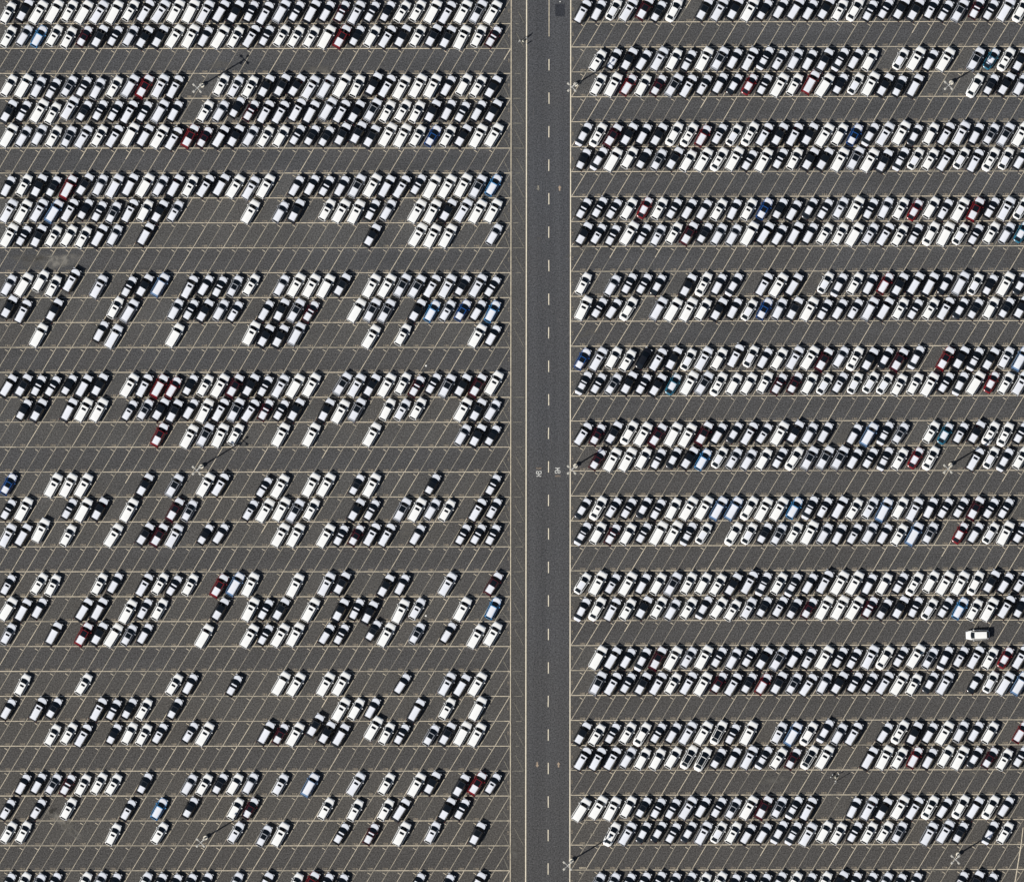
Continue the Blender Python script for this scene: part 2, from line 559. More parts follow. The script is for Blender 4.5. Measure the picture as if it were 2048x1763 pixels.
# ------------------------------------------------------------------ vehicles
SHAPES = {
    'large': dict(L=4.70, W=1.94, H=1.82, zn=1.01, zc=1.11, zb=1.14, wsb=1.24, wst=0.80, re=-2.07, rwb=-2.29, trunk=False, fp=4.6, ff=0.52, wr=0.72, rf=.66, bend=.16),
    'crossover': dict(L=4.28, W=1.82, H=1.66, zn=0.91, zc=1.02, zb=1.06, wsb=1.02, wst=0.40, re=-1.72, rwb=-2.06, trunk=False, fp=3.6, ff=0.42, wr=0.69, rf=.55, bend=.24),
    'sedan': dict(L=4.68, W=1.82, H=1.45, zn=0.82, zc=0.93, zb=0.97, wsb=1.16, wst=0.44, re=-1.12, rwb=-1.74, trunk=True, fp=3.8, ff=0.45, wr=0.67, rf=.5, bend=.26),
    'hatchback': dict(L=4.20, W=1.78, H=1.47, zn=0.82, zc=0.93, zb=0.97, wsb=1.04, wst=0.38, re=-1.08, rwb=-1.78, trunk=True, fp=3.4, ff=0.42, wr=0.67, rf=.5, bend=.26),
}


def lerp(x, xs, ys):
    return float(np.interp(x, xs, ys))


class Car:
    def __init__(self, shape):
        self.p = p = SHAPES[shape]
        h = p['L'] / 2
        us = (-1, -.988, -.95, -.86, -.7, -.45, -.2, .05, .3, .5, .68, .8, .89, .95, .985, 1)
        self.sx = [u * h for u in us]
        self.sw = []
        for u in us:
            if u >= 0:
                f = p['ff'] + (1 - p['ff']) * (1 - abs(u) ** p['fp']) ** 0.5
            else:
                f = p['rf'] + (1 - p['rf']) * (1 - abs(u) ** (9 if p['rf'] > .65 else 5)) ** 0.5
            self.sw.append(p['W'] / 2 * f)
        self.zx = [-h, -h * .985, -h * .9, p['wsb'] - .3, p['wsb'], h * .88, h * .97, h]
        tail = p['zb'] - (.06 if p['trunk'] else .04)
        self.zz = [tail - .14, tail - .03, tail, p['zb'], p['zc'], p['zn'] + .05, p['zn'] - .02, p['zn'] - .16]
        wb = p['W'] / 2 * 0.89
        wr = p['W'] / 2 * p['wr']
        pil = 0.11
        mid = (p['wst'] + p['re']) / 2 + 0.1
        zr = p['H']
        st = [(p['wsb'], 0.0, wb * .90, wb), (p['wst'], 1.0, wr, wb)]
        st += [(mid + pil / 2, 1.0, wr, wb), (mid - pil / 2, 1.0, wr, wb)]
        if not p['trunk']:
            q = p['re'] + 0.62
            st += [(q + pil / 2, 1.0, wr * .985, wb), (q - pil / 2, 1.0, wr * .985, wb)]
        st += [(p['re'], 0.97, wr * .95, wb * .97), (p['rwb'], 0.0, wb * .86, wb * .93)]
        self.gs = []
        for x, t, w, b in st:
            zd = self.deck(x)
            zt = zd + .05 + (zr - .04 - zd - .05) * t
            self.gs.append((x, b, w, zt, zd))

    def deck(self, x):
        return lerp(x, self.zx, self.zz)

    def halfw(self, x):
        return lerp(x, self.sx, self.sw)

    def hull_z(self, x, y):
        w = self.halfw(x)
        return self.deck(x) + lerp(abs(y) / w, (0, .4, .8, .93, 1), (.04, .03, 0, -.04, -.16))

    def roof_z(self, x, y):
        xs = [g[0] for g in self.gs][::-1]
        zt = lerp(x, xs, [g[3] for g in self.gs][::-1])
        wr = lerp(x, xs, [g[2] for g in self.gs][::-1])
        return zt + lerp(abs(y) / wr, (0, .45, .86, 1), (.035, .024, 0, -.05))

    def roof_w(self, x):
        xs = [g[0] for g in self.gs][::-1]
        return lerp(x, xs, [g[2] for g in self.gs][::-1])

    def parts(self):
        """{part: (verts, faces)} of the shell"""
        out = {k: ([], []) for k in ('body', 'windscreen', 'rear_window', 'side_l', 'side_r')}

        def add(k, pts):
            v, f = out[k]
            n = len(v)
            v.extend(pts)
            f.append(tuple(range(n, n + len(pts))))
        sec = []
        for x, w in zip(self.sx, self.sw):
            zd = self.deck(x)
            half = [(.80 * w, .24), (.97 * w, .36), (w, .60), (.99 * w, zd - .16), (.93 * w, zd - .04), (.80 * w, zd), (.4 * w, zd + .03)]
            ring = [(x, -y, z) for y, z in half] + [(x, 0, zd + .04)] + [(x, y, z) for y, z in reversed(half)]
            sec.append(ring)
        v, f = out['body']
        n = len(sec[0])
        for r in sec:
            v.extend(r)
        for i in range(len(sec) - 1):
            for j in range(n):
                j2 = (j + 1) % n
                f.append((i * n + j, i * n + j2, (i + 1) * n + j2, (i + 1) * n + j))
        f.append(tuple(range(n))[::-1])
        f.append(tuple((len(sec) - 1) * n + j for j in range(n)))
        # greenhouse
        rings = []
        for gi, (x, b, w, zt, zd) in enumerate(self.gs):
            bd = self.p['bend'] * (1.0, .45)[gi] if gi < 2 else 0.0
            r = []
            for y, z in ((-b, zd - .03), (-w, zt - .05), (-w * .86, zt), (-w * .45, zt + .024), (0, zt + .035), (w * .45, zt + .024), (w * .86, zt), (w, zt - .05), (b, zd - .03)):
                r.append((x + bd * (1 - (y / b) ** 2), y, z + (.03 if gi == 0 else 0)))
            rings.append(r)
        last = len(rings) - 2
        for i in range(len(rings) - 1):
            a, c = rings[i], rings[i + 1]
            for j in range(8):
                q = [a[j], c[j], c[j + 1], a[j + 1]][::-1]
                if j in (0, 7):
                    key = 'body' if i == last else ('side_l' if j == 7 else 'side_r')
                elif i == 0:
                    key = 'windscreen' if j in (2, 3, 4, 5) else 'body'
                elif i == last:
                    key = 'rear_window' if j in (2, 3, 4, 5) else 'body'
                else:
                    key = 'body'
                add(key, q)
        return out

    def patch(self, x0, x1, wfun, zfun, off, nx=8, ny=6, bend=0.0):
        v, f = [], []
        for i in range(nx + 1):
            x = x0 + (x1 - x0) * i / nx
            w = wfun(x)
            for j in range(ny + 1):
                y = -w + 2 * w * j / ny
                xb = x + bend * (1 - (y / w) ** 2) * (1 - i / nx) ** 2
                v.append((xb, y, zfun(xb, y) + off))
        for i in range(nx):
            for j in range(ny):
                a = i * (ny + 1) + j
                f.append((a, a + ny + 1, a + ny + 2, a + 1))
        if x1 < x0:
            f = [q[::-1] for q in f]
        return v, f


def box(cx, cy, cz, sx, sy, sz, taper=1.0):
    v = []
    for z, t in ((-1, 1.0), (1, taper)):
        for x, y in ((-1, -1), (1, -1), (1, 1), (-1, 1)):
            v.append((cx + x * sx / 2 * t, cy + y * sy / 2 * t, cz + z * sz / 2))
    f = [(3, 2, 1, 0), (4, 5, 6, 7), (0, 1, 5, 4), (1, 2, 6, 5), (2, 3, 7, 6), (3, 0, 4, 7)]
    return v, f


def cyl(r0, r1, z0, z1, n=16, cx=0, cy=0):
    v = [(cx + r0 * math.cos(2 * math.pi * k / n), cy + r0 * math.sin(2 * math.pi * k / n), z0) for k in range(n)]
    v += [(cx + r1 * math.cos(2 * math.pi * k / n), cy + r1 * math.sin(2 * math.pi * k / n), z1) for k in range(n)]
    f = [(k, (k + 1) % n, n + (k + 1) % n, n + k) for k in range(n)]
    return v, f + [tuple(range(n))[::-1], tuple(range(n, 2 * n))]


def join(*geos):
    V, F = [], []
    for v, f in geos:
        k = len(V)
        V += list(v)
        F += [tuple(i + k for i in q) for q in f]
    return V, F


def wheel_geo():
    v, f, idx = [], [], []
    n = 18
    prof = ((.20, -.11), (.33, -.11), (.35, -.08), (.35, .08), (.33, .11), (.20, .11))
    for r, y in prof:
        for k in range(n):
            t = 2 * math.pi * k / n
            v.append((r * math.cos(t), y, r * math.sin(t)))
    for i in range(len(prof) - 1):
        for k in range(n):
            k2 = (k + 1) % n
            f.append((i * n + k, (i + 1) * n + k, (i + 1) * n + k2, i * n + k2))
            idx.append(0)
    f.append(tuple(range(n)))
    idx.append(1)
    f.append(tuple((len(prof) - 1) * n + k for k in range(n))[::-1])
    idx.append(1)
    return v, f, idx


WHEEL = wheel_geo()
# code: (shape, paint choices, roof)
CODES = {
    'w': ('large', ('white',), 'plain'), 'W': ('large', ('white',), 'sun'), 'v': ('crossover', ('white',), 'plain'), 'V': ('crossover', ('white',), 'sun'),
    'b': ('large', ('black', 'black', 'graphite'), 'film'), 's': ('large', ('pearl', 'silver', 'silver'), 'film'), 'S': ('large', ('pearl', 'silver', 'graphite', 'black'), 'filmsun'),
    'g': ('large', ('black', 'black', 'graphite'), 'glass'), 'u': ('large', ('silver',), 'glass'),
    'q': ('large', ('red',), 'glass'), 'Q': ('large', ('maroon',), 'glass'), 'r': ('large', ('red',), 'film'), 'n': ('large', ('steel',), 'film'),
    'x': ('crossover', ('black', 'graphite'), 'film'), 'X': ('crossover', ('black', 'black', 'graphite'), 'gap'), 'h': ('crossover', ('black', 'graphite', 'silver'), 'glass'),
    't': ('crossover', ('silver', 'graphite', 'silver', 'black'), 'film'), 'T': ('crossover', ('pearl', 'silver', 'black', 'graphite'), 'filmsun'),
    'R': ('crossover', ('maroon',), 'gap'), 'k': ('crossover', ('maroon',), 'glass'), 'a': ('crossover', ('red',), 'film'),
    'l': ('crossover', ('lightblue',), 'film'), 'L': ('crossover', ('blue',), 'glass'),
    'd': ('sedan', ('white',), 'plain|sun'), 'D': ('sedan', ('black', 'graphite'), 'film|gap'), 'f': ('hatchback', ('white',), 'film'), 'F': ('hatchback', ('black', 'graphite'), 'film'),
    'A': ('hatchback', ('red',), 'film'), 'E': ('hatchback', ('teal',), 'film'), 'G': ('sedan', ('white',), 'dark'), 'K': ('hatchback', ('black',), 'bare'),
}
CARS = {k: Car(k) for k in SHAPES}
SHELL = {k: c.parts() for k, c in CARS.items()}
MESH = {}


def car_parts(shape, paint, roof):
    """[(part name, mesh, location)] of one variant; meshes are shared between copies"""
    c, p = CARS[shape], SHAPES[shape]
    res = []

    def put(part, key, geo, mats, loc=(0, 0, 0), idx=None, smooth=35.0):
        if key not in MESH:
            MESH[key] = mesh(part, geo[0], geo[1], mats, idx, smooth)
        res.append((part, MESH[key], loc))

    sh = SHELL[shape]
    put('body', ('body', shape, paint), sh['body'], [PAINT[paint]])
    put('windscreen', ('ws', shape), sh['windscreen'], [M_glass])
    put('rear_window', ('rw', shape), sh['rear_window'], [M_glass])
    put('side_window', ('sl', shape), sh['side_l'], [M_glass])
    put('side_window', ('sr', shape), sh['side_r'], [M_glass])
    h = p['L'] / 2
    filmed = roof in ('film', 'filmsun', 'gap', 'glass')
    if filmed and not (paint == 'white' and shape == 'hatchback'):
        x0, x1 = p['wsb'] + .03, h * (.955 if shape == 'large' else .965)
        if shape == 'large' and roof in ('film', 'glass'):
            wf = lambda x: c.halfw(x0) * .84 * (1 - max(0, (x - x0) / (x1 - x0)) ** 4 * .42)
        else:
            wf = lambda x: c.halfw(x0) * .94 * max(0.02, 1 - max(0, (x - x0) / (x1 - x0)) ** 2.4) ** .5
        key = ('hf', shape, roof in ('film', 'glass'))
        geo = c.patch(x0, x1, wf, c.hull_z, .018, 12, 8, p['bend'] * .9)
        put('hood_film', key, geo, [M_hood])
    r0, r1 = p['wst'] - .05, p['re'] + .06
    if shape == 'large' and paint in ('black', 'graphite', 'red', 'maroon', 'steel', 'silver') and roof in ('film', 'glass'):
        r1 += .24
    ln = r0 - r1
    fw = lambda k: (lambda x: c.roof_w(x) * k)
    if roof in ('film', 'filmsun'):
        put('roof_film', ('rf', shape, round(r1, 2)), c.patch(r1, r0, fw(.95), c.roof_z, .014), [M_film])
    if roof == 'glass':
        put('roof_glass', ('rg', shape, round(r1, 2)), c.patch(r0 - ln * .42, r0 + .02, fw(.94), c.roof_z, .010), [M_glass])
        put('roof_film', ('rfg', shape, round(r1, 2)), c.patch(r1, r0 - ln * .44, fw(.95), c.roof_z, .014), [M_film])
    if roof == 'gap':
        put('roof_glass', ('rgg', shape), c.patch(r0 - ln * .34, r0 - ln * .13, fw(.94), c.roof_z, .010), [M_glass])
        put('roof_film', ('rfa', shape), c.patch(r0 - ln * .12, r0, fw(.84), c.roof_z, .014, 2), [M_film])
        put('roof_film', ('rfb', shape), c.patch(r1, r0 - ln * .35, fw(.95), c.roof_z, .014), [M_film])
    if roof in ('sun', 'filmsun'):
        a = r0 - ln * (.10 if shape != 'sedan' else .16)
        b = a - (.42 if shape == 'large' else .38)
        put('sunroof', ('sun', shape), c.patch(b, a, fw(.60), c.roof_z, .024, 2, 6), [M_glass])
    if roof == 'dark':
        put('roof_glass', ('rd', shape), c.patch(r1, r0 + .05, fw(.93), c.roof_z, .012), [M_glass])
    if filmed and shape == 'sedan':
        put('boot_film', ('bf', shape), c.patch(-h * .975, p['rwb'] - .06, lambda x: c.halfw(x) * .84, c.hull_z, .016), [M_film])
    if shape == 'large':
        m = PAINT[paint] if roof in ('plain', 'sun') else M_rail
        for s in (-1, 1):
            v, f = [], []
            xs = [r1 + .1 + (r0 - r1 - .3) * i / 6 for i in range(7)]
            for x in xs:
                y = c.roof_w(x) * .955 * s
                z = c.roof_z(x, y)
                v += [(x, y - .03, z - .02), (x, y + .03, z - .02), (x, y + .02, z + .05), (x, y - .02, z + .05)]
            for i in range(6):
                for j in range(4):
                    f.append((i * 4 + j, i * 4 + (j + 1) % 4, (i + 1) * 4 + (j + 1) % 4, (i + 1) * 4 + j))
            f += [(3, 2, 1, 0), (24, 25, 26, 27)]
            put('roof_rail', ('rail', shape, s, m.name), (v, f), [m])
    for s in (-1, 1):
        y = c.halfw(p['wsb'] - .25) + .06
        put('mirror', ('mir', shape, paint, s), box(p['wsb'] - .32, s * y, p['zb'] + .02, .16, .24, .15, .8), [PAINT[paint]])
        yy = c.halfw(h * .9) * .80
        put('headlight', ('hl', shape, s), box(h * .93, s * yy, p['zn'] - .10, .34, .36, .13, .8), [M_lens])
        yt = c.halfw(-h * .9) * .90
        put('tail_lamp', ('tl', shape, s), box(-h * .965, s * yt, p['zb'] - .17, .22, .22, .24, .85), [M_red])
    for sx in (h * .62, -h * .60):
        for s in (-1, 1):
            put('wheel', ('wheel',), (WHEEL[0], WHEEL[1]), [M_tyre, M_rim], (sx, s * (p['W'] / 2 - .13), .35), WHEEL[2])
    return res


LEFT = [
    (0, "VgWwVwSwVSSWwSbgX" "SsXbtRSXhVVwSWuW"), (1, "VtlVVkgXtggWWtwVS" "XVVVwqhvSgVggWVR"),
    (3, "vwtXhXtVsqSS..VTV" "gggSswVgSWWWtvVg"), (4, "gXWVShXXSXst.VthR" "SSSbsSguVVVgxXtg"),
    (5, "wttVhSVSwbWSqkbgt" "VvXhhgggWWVLVgWW"), (7, "tVghrgtsbwtbVSbWS" "W.ttXtuWbSXwWWul"),
    (8, "SWSnShXhSvgT....W" ".tg.VWWXt.WWgSWW"), (9, "WXgVvVbt.b......." ".......g..WWW..t"),
    (11, "twvVS.S.Xgn.StXhV" ".tWWwg.WWuuSShSX"), (12, "gS.g...Vs..tXgtT." "tguR..wuu.glTLtl"),
    (13, "..w...xs...w....W" "ggs....W.V....Wt"), (15, "bgXXhbg.WSrahVWQg" "XSwW.uSgWVRXugQW"),
    (16, ".hg.bWW.ThggtWSuS" "RXg.gWu.vTV..Wgt"), (17, "..........q.WuWV." ".W.W...W.....tgh"),
    (19, "L..WWW...g.u.WS.." "XW.WW.hW...h...X"), (20, "XW..Xwg.W..Qh...T" "WWuV..gX.uWtV.ST"),
    (21, "SbW.V..W.gQS.hx.." ".WW.WXkSS.t..XXX"), (23, "T.VV..Vx.SVXV.qnW" "..W.Sg..gt..S..Q"),
    (24, "wbx..bb.WTV...g.W" "Xg.W.gXg.WT..W.l"), (25, "T..b.qgwht...w..W" "XWW.xX.hW.h.t.WW"),
    (27, ".V...V.....Vt..X." ".wW.WW...x..SbW."), (28, "t.Sh..SXhV.h....." ".....Wvx..b.V.w."),
    (29, "...VVS.hvVT.TW..." "bkWggb.WVX.hgwW."), (31, ".tthRVVV.h..tVhvt" ".T.n..S.V.Wg.gqT"),
    (32, "T.T.V...T.l.h..vk" "....V.V.Vb..gX.."), (33, "VV.....V..V....T." "hW...X.R.W.T..g."),
    (35, "tVtT.Vth.TXXtt.t." "b.VqXx....X.T.b."),
]
RIGHT = [
    (0, "SxfSQhd.gSgWhxb" "tgVdXXggTXuRXsd"), (2, ".VxgtSvXWuxSDTt" "xgDxv.fWxW.uEdg"), (3, ".VWavkuSTxFAXWV" "rwhfWghb...dhgt"),
    (5, "DdQgxgddaTfdSgS" "gWvLDSWFvSSxhuW"), (6, "hDwvhhgvWdWXWXV" "ggWuWgDfVSfSdft"), (8, "XXXvAVXxtVxVLht" "FXTWXtVAvTWqXSf"),
    (9, "gTXWXTVQhttwbtb" "tVVwTSVXdwfXVtE"), (11, "V.tXXF.gdtD.SWb" ".fDVtagbbFsfhWF"), (12, "WXxd.swWvgtfLtg" "WXtTsbVXVSFhvhg"),
    (14, "LSvVKSgfSvSfxvS" "WQtdgFQD.qgDgTn"), (15, "DXhgXgEWudvvVRk" "vfTfffVVWXDwAVS"), (17, "SkgdWQwWQxFSTWg" "tx.xnDh.VETgddX"),
    (18, ".kWWvXFglfTtvXd" "uuuxXDVAd..SfDV"), (20, "FdTXFXvWWnndWWl" "DTbVTnvStXXQXX."), (21, "DvRvXwWDf.dfhhV" "WtxTttVnh.AxfWX"),
    (23, "fWTWxvuVvVgSDVD" "tSWWtvXdvWWdgtT"), (24, "DdSVgVtVDvVThTh" "kWWWRhgXfXlVWSh"), (26, ".wbxDQWTWXtXgut" "TWXXSdXWhDTSVAS"),
    (27, ".uSXgSVSWkShagh" "StgXXSWVFS.Ffsn"), (29, "gVXVdXtSWGXW.Tn" "dDtS.tdgxWtxv.a"), (30, "SSStvvvGGhxSDVk" "GW..bWVaxvWFkVX"),
    (32, "wWWvhXXSxXhWQhD" "S..xSgWSdtdbdx."), (33, "..dSFFXFSfVxtDD" "SvVXVVh.SSh.DV."), (35, ".httxXXhVVhxxtV" "hVgXxttt..Tgh.."),
]
SHIFT = {('L', 3, 4): (2, -8), ('L', 7, 25): (3, -9), ('L', 16, 2): (5, -10), ('L', 22, 20): (7, -15), ('L', 22, 24): (5, -12), ('L', 19, 24): (4, -9),
         ('L', 8, 1): (2, -5), ('L', 8, 2): (3, -8), ('L', 8, 4): (4, -9), ('L', 9, 0): (1, -6), ('L', 9, 7): (2, -5), ('L', 10, 6): (2, -6), ('L', 10, 16): (1, -4),
         ('L', 3, 15): (3, -9), ('L', 2, 3): (-2, 4), ('L', 2, 6): (-2, 3), ('L', 4, 22): (2, -4), ('L', 4, 23): (2, -5), ('L', 4, 24): (1, -2),
         ('L', 3, 21): (3, -4), ('L', 11, 32): (2, -4), ('L', 19, 27): (1, -4), ('R', 16, 12): (1, -4), ('R', 21, 8): (0, -3), ('R', 22, 16): (2, -4),
         ('R', 4, 11): (-1, 3), ('L', 1, 3): (0, 0), ('R', 9, 10): (2, -4), ('L', 2, 24): (3, -4), ('L', 5, 16): (0, 3)}
ORD = ('first second third fourth fifth sixth seventh eighth ninth tenth eleventh twelfth thirteenth fourteenth fifteenth sixteenth seventeenth '
       'eighteenth nineteenth twentieth twenty-first twenty-second twenty-third twenty-fourth twenty-fifth twenty-sixth twenty-seventh').split()
ORD += ['twenty-eighth', 'twenty-ninth', 'thirtieth', 'thirty-first', 'thirty-second', 'thirty-third']
COLOUR = {'white': 'white', 'black': 'black', 'silver': 'silver', 'pearl': 'pale', 'graphite': 'dark grey', 'red': 'red', 'maroon': 'dark red',
          'lightblue': 'light blue', 'blue': 'deep blue', 'steel': 'steel blue', 'teal': 'teal'}
NOUN = {'large': 'large SUV', 'crossover': 'crossover', 'sedan': 'sedan', 'hatchback': 'hatchback'}
NAME = {'large': 'large_suv', 'crossover': 'crossover', 'sedan': 'sedan', 'hatchback': 'hatchback'}
CAT = {'large': 'SUV', 'crossover': 'crossover', 'sedan': 'sedan', 'hatchback': 'hatchback'}
ROOF = {'plain': 'plain roof', 'sun': 'sunroof', 'film': 'filmed roof', 'filmsun': 'filmed sunroof', 'glass': 'half-filmed roof',
        'gap': 'split roof film', 'dark': 'black roof', 'bare': 'no film'}
GROUP = {'large': 'large SUVs parked in the stalls', 'crossover': 'crossovers parked in the stalls', 'sedan': 'sedans parked in the stalls',
         'hatchback': 'hatchbacks parked in the stalls'}
RARE = {'red', 'maroon', 'lightblue', 'blue', 'steel', 'teal'}

rc = random.Random(11)
fleet = []
for side, rows in (('L', LEFT), ('R', RIGHT)):
    Y = LY if side == 'L' else RY
    for ri, (band, codes) in enumerate(rows):
        present = [k for k, ch in enumerate(codes) if ch != '.']
        for k in present:
            shape, paints, roof = CODES[codes[k]]
            paint = paints[rc.randrange(len(paints))]
            opts = roof.split('|')
            roof = opts[rc.randrange(len(opts))]
            x = 986.6 - 30.28 * (32 - k) if side == 'L' else 1166.6 + 30.2 * k
            y = (Y(band) + Y(band + 1)) / 2 + 0.6
            slip = rc.gauss(0, 1.7)
            dx, dy = SHIFT.get((side, ri, k), (0, 0))
            x += dx + slip * .5 + rc.gauss(0, .35)
            y += dy - slip * .85
            if shape == 'hatchback':
                x += 0.4
                y -= 0.8
            fleet.append(dict(side=side, ri=ri, nrow=len(rows), k=k, shape=shape, paint=paint, roof=roof, x=x, y=y, ang=R(60.6) + rc.gauss(0, R(1.2)),
                              pos=present.index(k), npos=len(present), row=codes,
                              lone=(k == 0 or codes[k - 1] == '.') and (k == len(codes) - 1 or codes[k + 1] == '.')))
# a label for each: look first, then where it stands
for c in fleet:
    n = c['ri'] + 1
    half = (c['nrow'] + 1) // 2
    rowtxt = '%s row down' % ORD[n - 1] if n <= half else ('%s row up' % ORD[c['nrow'] - n] if n < c['nrow'] else 'lowest row')
    if n == 1:
        rowtxt = 'top row'
    near = c['npos'] - 1 - c['pos'] if c['side'] == 'L' else c['pos']
    outer = c['npos'] - 1 - near
    c['near'] = min(near, outer)
    if near <= outer:
        place = 'next to road' if near == 0 else '%s from road' % ORD[near]
    else:
        place = 'at outer edge' if outer == 0 else '%s from outer edge' % ORD[outer]
    lot = 'left' if c['side'] == 'L' else 'right'
    look = '%s %s with %s' % (COLOUR[c['paint']], NOUN[c['shape']], ROOF[c['roof']])
    c['label'] = '%s, %s, %s, %s' % (look, place, rowtxt, lot)
    if c['lone']:
        c['label'] = '%s, alone, %s, %s, %s' % (look, place, rowtxt, lot)
    c['cut'] = not (18 < c['x'] < 2030 and 14 < c['y'] < 1745)
    c['rank'] = (c['cut'], 0 if c['paint'] in RARE else 1, 0 if c['lone'] else 1, c['near'])

PROTO = {}


def proto_of(c):
    key = (c['shape'], c['paint'], c['roof'])
    if key not in PROTO:
        root = bpy.data.objects.new(NAME[c['shape']], None)
        root.empty_display_size = 0.5
        kids = []
        for part, me, loc in car_parts(*key):
            o = bpy.data.objects.new(part, me)
            o.location = loc
            kids.append(o)
        PROTO[key] = (root, kids)
    return PROTO[key]


def place_car(c, ang=None):
    root, kids = proto_of(c)
    r = root.copy()
    COL.objects.link(r)
    p = survey(c['x'], c['y'])
    r.location = p
    r.rotation_euler = (0, 0, c['ang'])
    r['label'] = c['label']
    r['category'] = CAT[c['shape']]
    r['group'] = GROUP[c['shape']]
    for o in kids:
        q = o.copy()
        COL.objects.link(q)
        q.parent = r
    return r


LIMIT = 300
mass = []
for shape in SHAPES:
    sub = sorted((c for c in fleet if c['shape'] == shape), key=lambda c: c['rank'])
    for c in sub[:LIMIT]:
        place_car(c)
    mass.append((shape, sub[LIMIT:]))
    print(shape, len(sub))


def np_mesh(me):
    nv, nl, npg = len(me.vertices), len(me.loops), len(me.polygons)
    co = np.empty(nv * 3, np.float32)
    me.vertices.foreach_get('co', co)
    vi = np.empty(nl, np.int32)
    me.loops.foreach_get('vertex_index', vi)
    ls = np.empty(npg, np.int32)
    me.polygons.foreach_get('loop_start', ls)
    mi = np.empty(npg, np.int32)
    me.polygons.foreach_get('material_index', mi)
    sm = np.empty(npg, bool)
    me.polygons.foreach_get('use_smooth', sm)
    sh = np.zeros(len(me.edges), bool)
    return co.reshape(-1, 3), vi, ls, mi, [m for m in me.materials]


CACHE = {}
for shape, cs in mass:
    if not cs:
        continue
    mats, VV, VI, LS, MI = [], [], [], [], []
    nv = nl = 0
    for c in cs:
        p = survey(c['x'], c['y'])
        ca, sa = math.cos(c['ang']), math.sin(c['ang'])
        rot = np.array(((ca, -sa, 0), (sa, ca, 0), (0, 0, 1)), np.float32)
        for part, me, loc in car_parts(c['shape'], c['paint'], c['roof']):
            if me.name not in CACHE:
                CACHE[me.name] = np_mesh(me)
            co, vi, ls, mi, mm = CACHE[me.name]
            for m in mm:
                if m not in mats:
                    mats.append(m)
            remap = np.array([mats.index(m) for m in mm], np.int32)
            VV.append((co + np.array(loc, np.float32)) @ rot.T + np.array((p.x, p.y, 0), np.float32))
            VI.append(vi + nv)
            LS.append(ls + nl)
            MI.append(remap[mi])
            nv += len(co)
            nl += len(vi)
    me = bpy.data.meshes.new('parked_' + NAME[shape] + 's')
    V, I, L_, X = (np.concatenate(a) for a in (VV, VI, LS, MI))
    me.vertices.add(len(V))
    me.vertices.foreach_set('co', V.ravel())
    me.loops.add(len(I))
    me.loops.foreach_set('vertex_index', I)
    me.polygons.add(len(L_))
    me.polygons.foreach_set('loop_start', L_)
    for m in mats:
        me.materials.append(m)
    me.polygons.foreach_set('material_index', X)
    me.polygons.foreach_set('use_smooth', np.ones(len(L_), bool))
    me.update(calc_edges=True)
    me.validate()
    me.set_sharp_from_angle(angle=R(35))
    link('parked_' + NAME[shape] + 's', me, kind='stuff', label='many %ss packed side by side deep in the parking rows' % NOUN[shape], category='parked cars')
    print('mass', shape, len(cs), len(V))

# the one car that drives
drv = dict(shape='crossover', paint='white', roof='plain', x=1956.5, y=1269.5, ang=R(180 + 2.5),
           label='white crossover driving along the aisle, across the stall lines, right lot')
d = place_car(drv)
d['group'] = 'cars driving'


# ------------------------------------------------------------------ lamps, bollards, signs
def lamp_parts():
    parts = [('concrete_base', mesh('concrete_base', *cyl(.41, .39, 0, .85, 20), [M_conc], smooth=35), []),
             ('pole', mesh('pole', *cyl(.15, .11, .85, 9.55, 12), [M_steel], smooth=35), []),
             ('base_plate', mesh('base_plate', *box(0, 0, .88, .34, .34, .06), [M_steel]), [])]
    for k in range(4):
        a = R(45 + 90 * k)
        d_ = Vector((math.cos(a), math.sin(a), 0))
        n_ = Vector((-d_.y, d_.x, 0))
        v, f = [], []
        for t, z, w in ((.05, 9.40, .05), (.35, 9.52, .05), (.60, 9.55, .05)):
            for sy, sz in ((-1, -1), (1, -1), (1, 1), (-1, 1)):
                q = d_ * t + n_ * (sy * w)
                v.append((q.x, q.y, z + sz * w))
        for i in range(2):
            for j in range(4):
                f.append((i * 4 + j, i * 4 + (j + 1) % 4, (i + 1) * 4 + (j + 1) % 4, (i + 1) * 4 + j))
        f += [(3, 2, 1, 0), (8, 9, 10, 11)]
        arm = mesh('arm', v, f, [M_steel])
        v, f = [], []
        for z, r in ((9.46, 1.0), (9.54, 1.0), (9.64, .55)):
            for t, w in ((.60, .11), (.70, .21), (1.05, .21), (1.13, .13)):
                tt = .86 + (t - .86) * r
                for s in (-1, 1):
                    q = d_ * tt + n_ * (w * r * s)
                    v.append((q.x, q.y, z))
        ring = [0, 2, 4, 6, 7, 5, 3, 1]
        for i in range(2):
            for j in range(8):
                a0, a1 = ring[j], ring[(j + 1) % 8]
                f.append((i * 8 + a0, i * 8 + a1, i * 8 + 8 + a1, i * 8 + 8 + a0))
        f.append(tuple(16 + r_ for r_ in ring))
        f.append(tuple(ring[::-1]))
        parts.append(('arm', arm, [('lamp_head', mesh('lamp_head', v, f, [M_head]))]))
    return parts


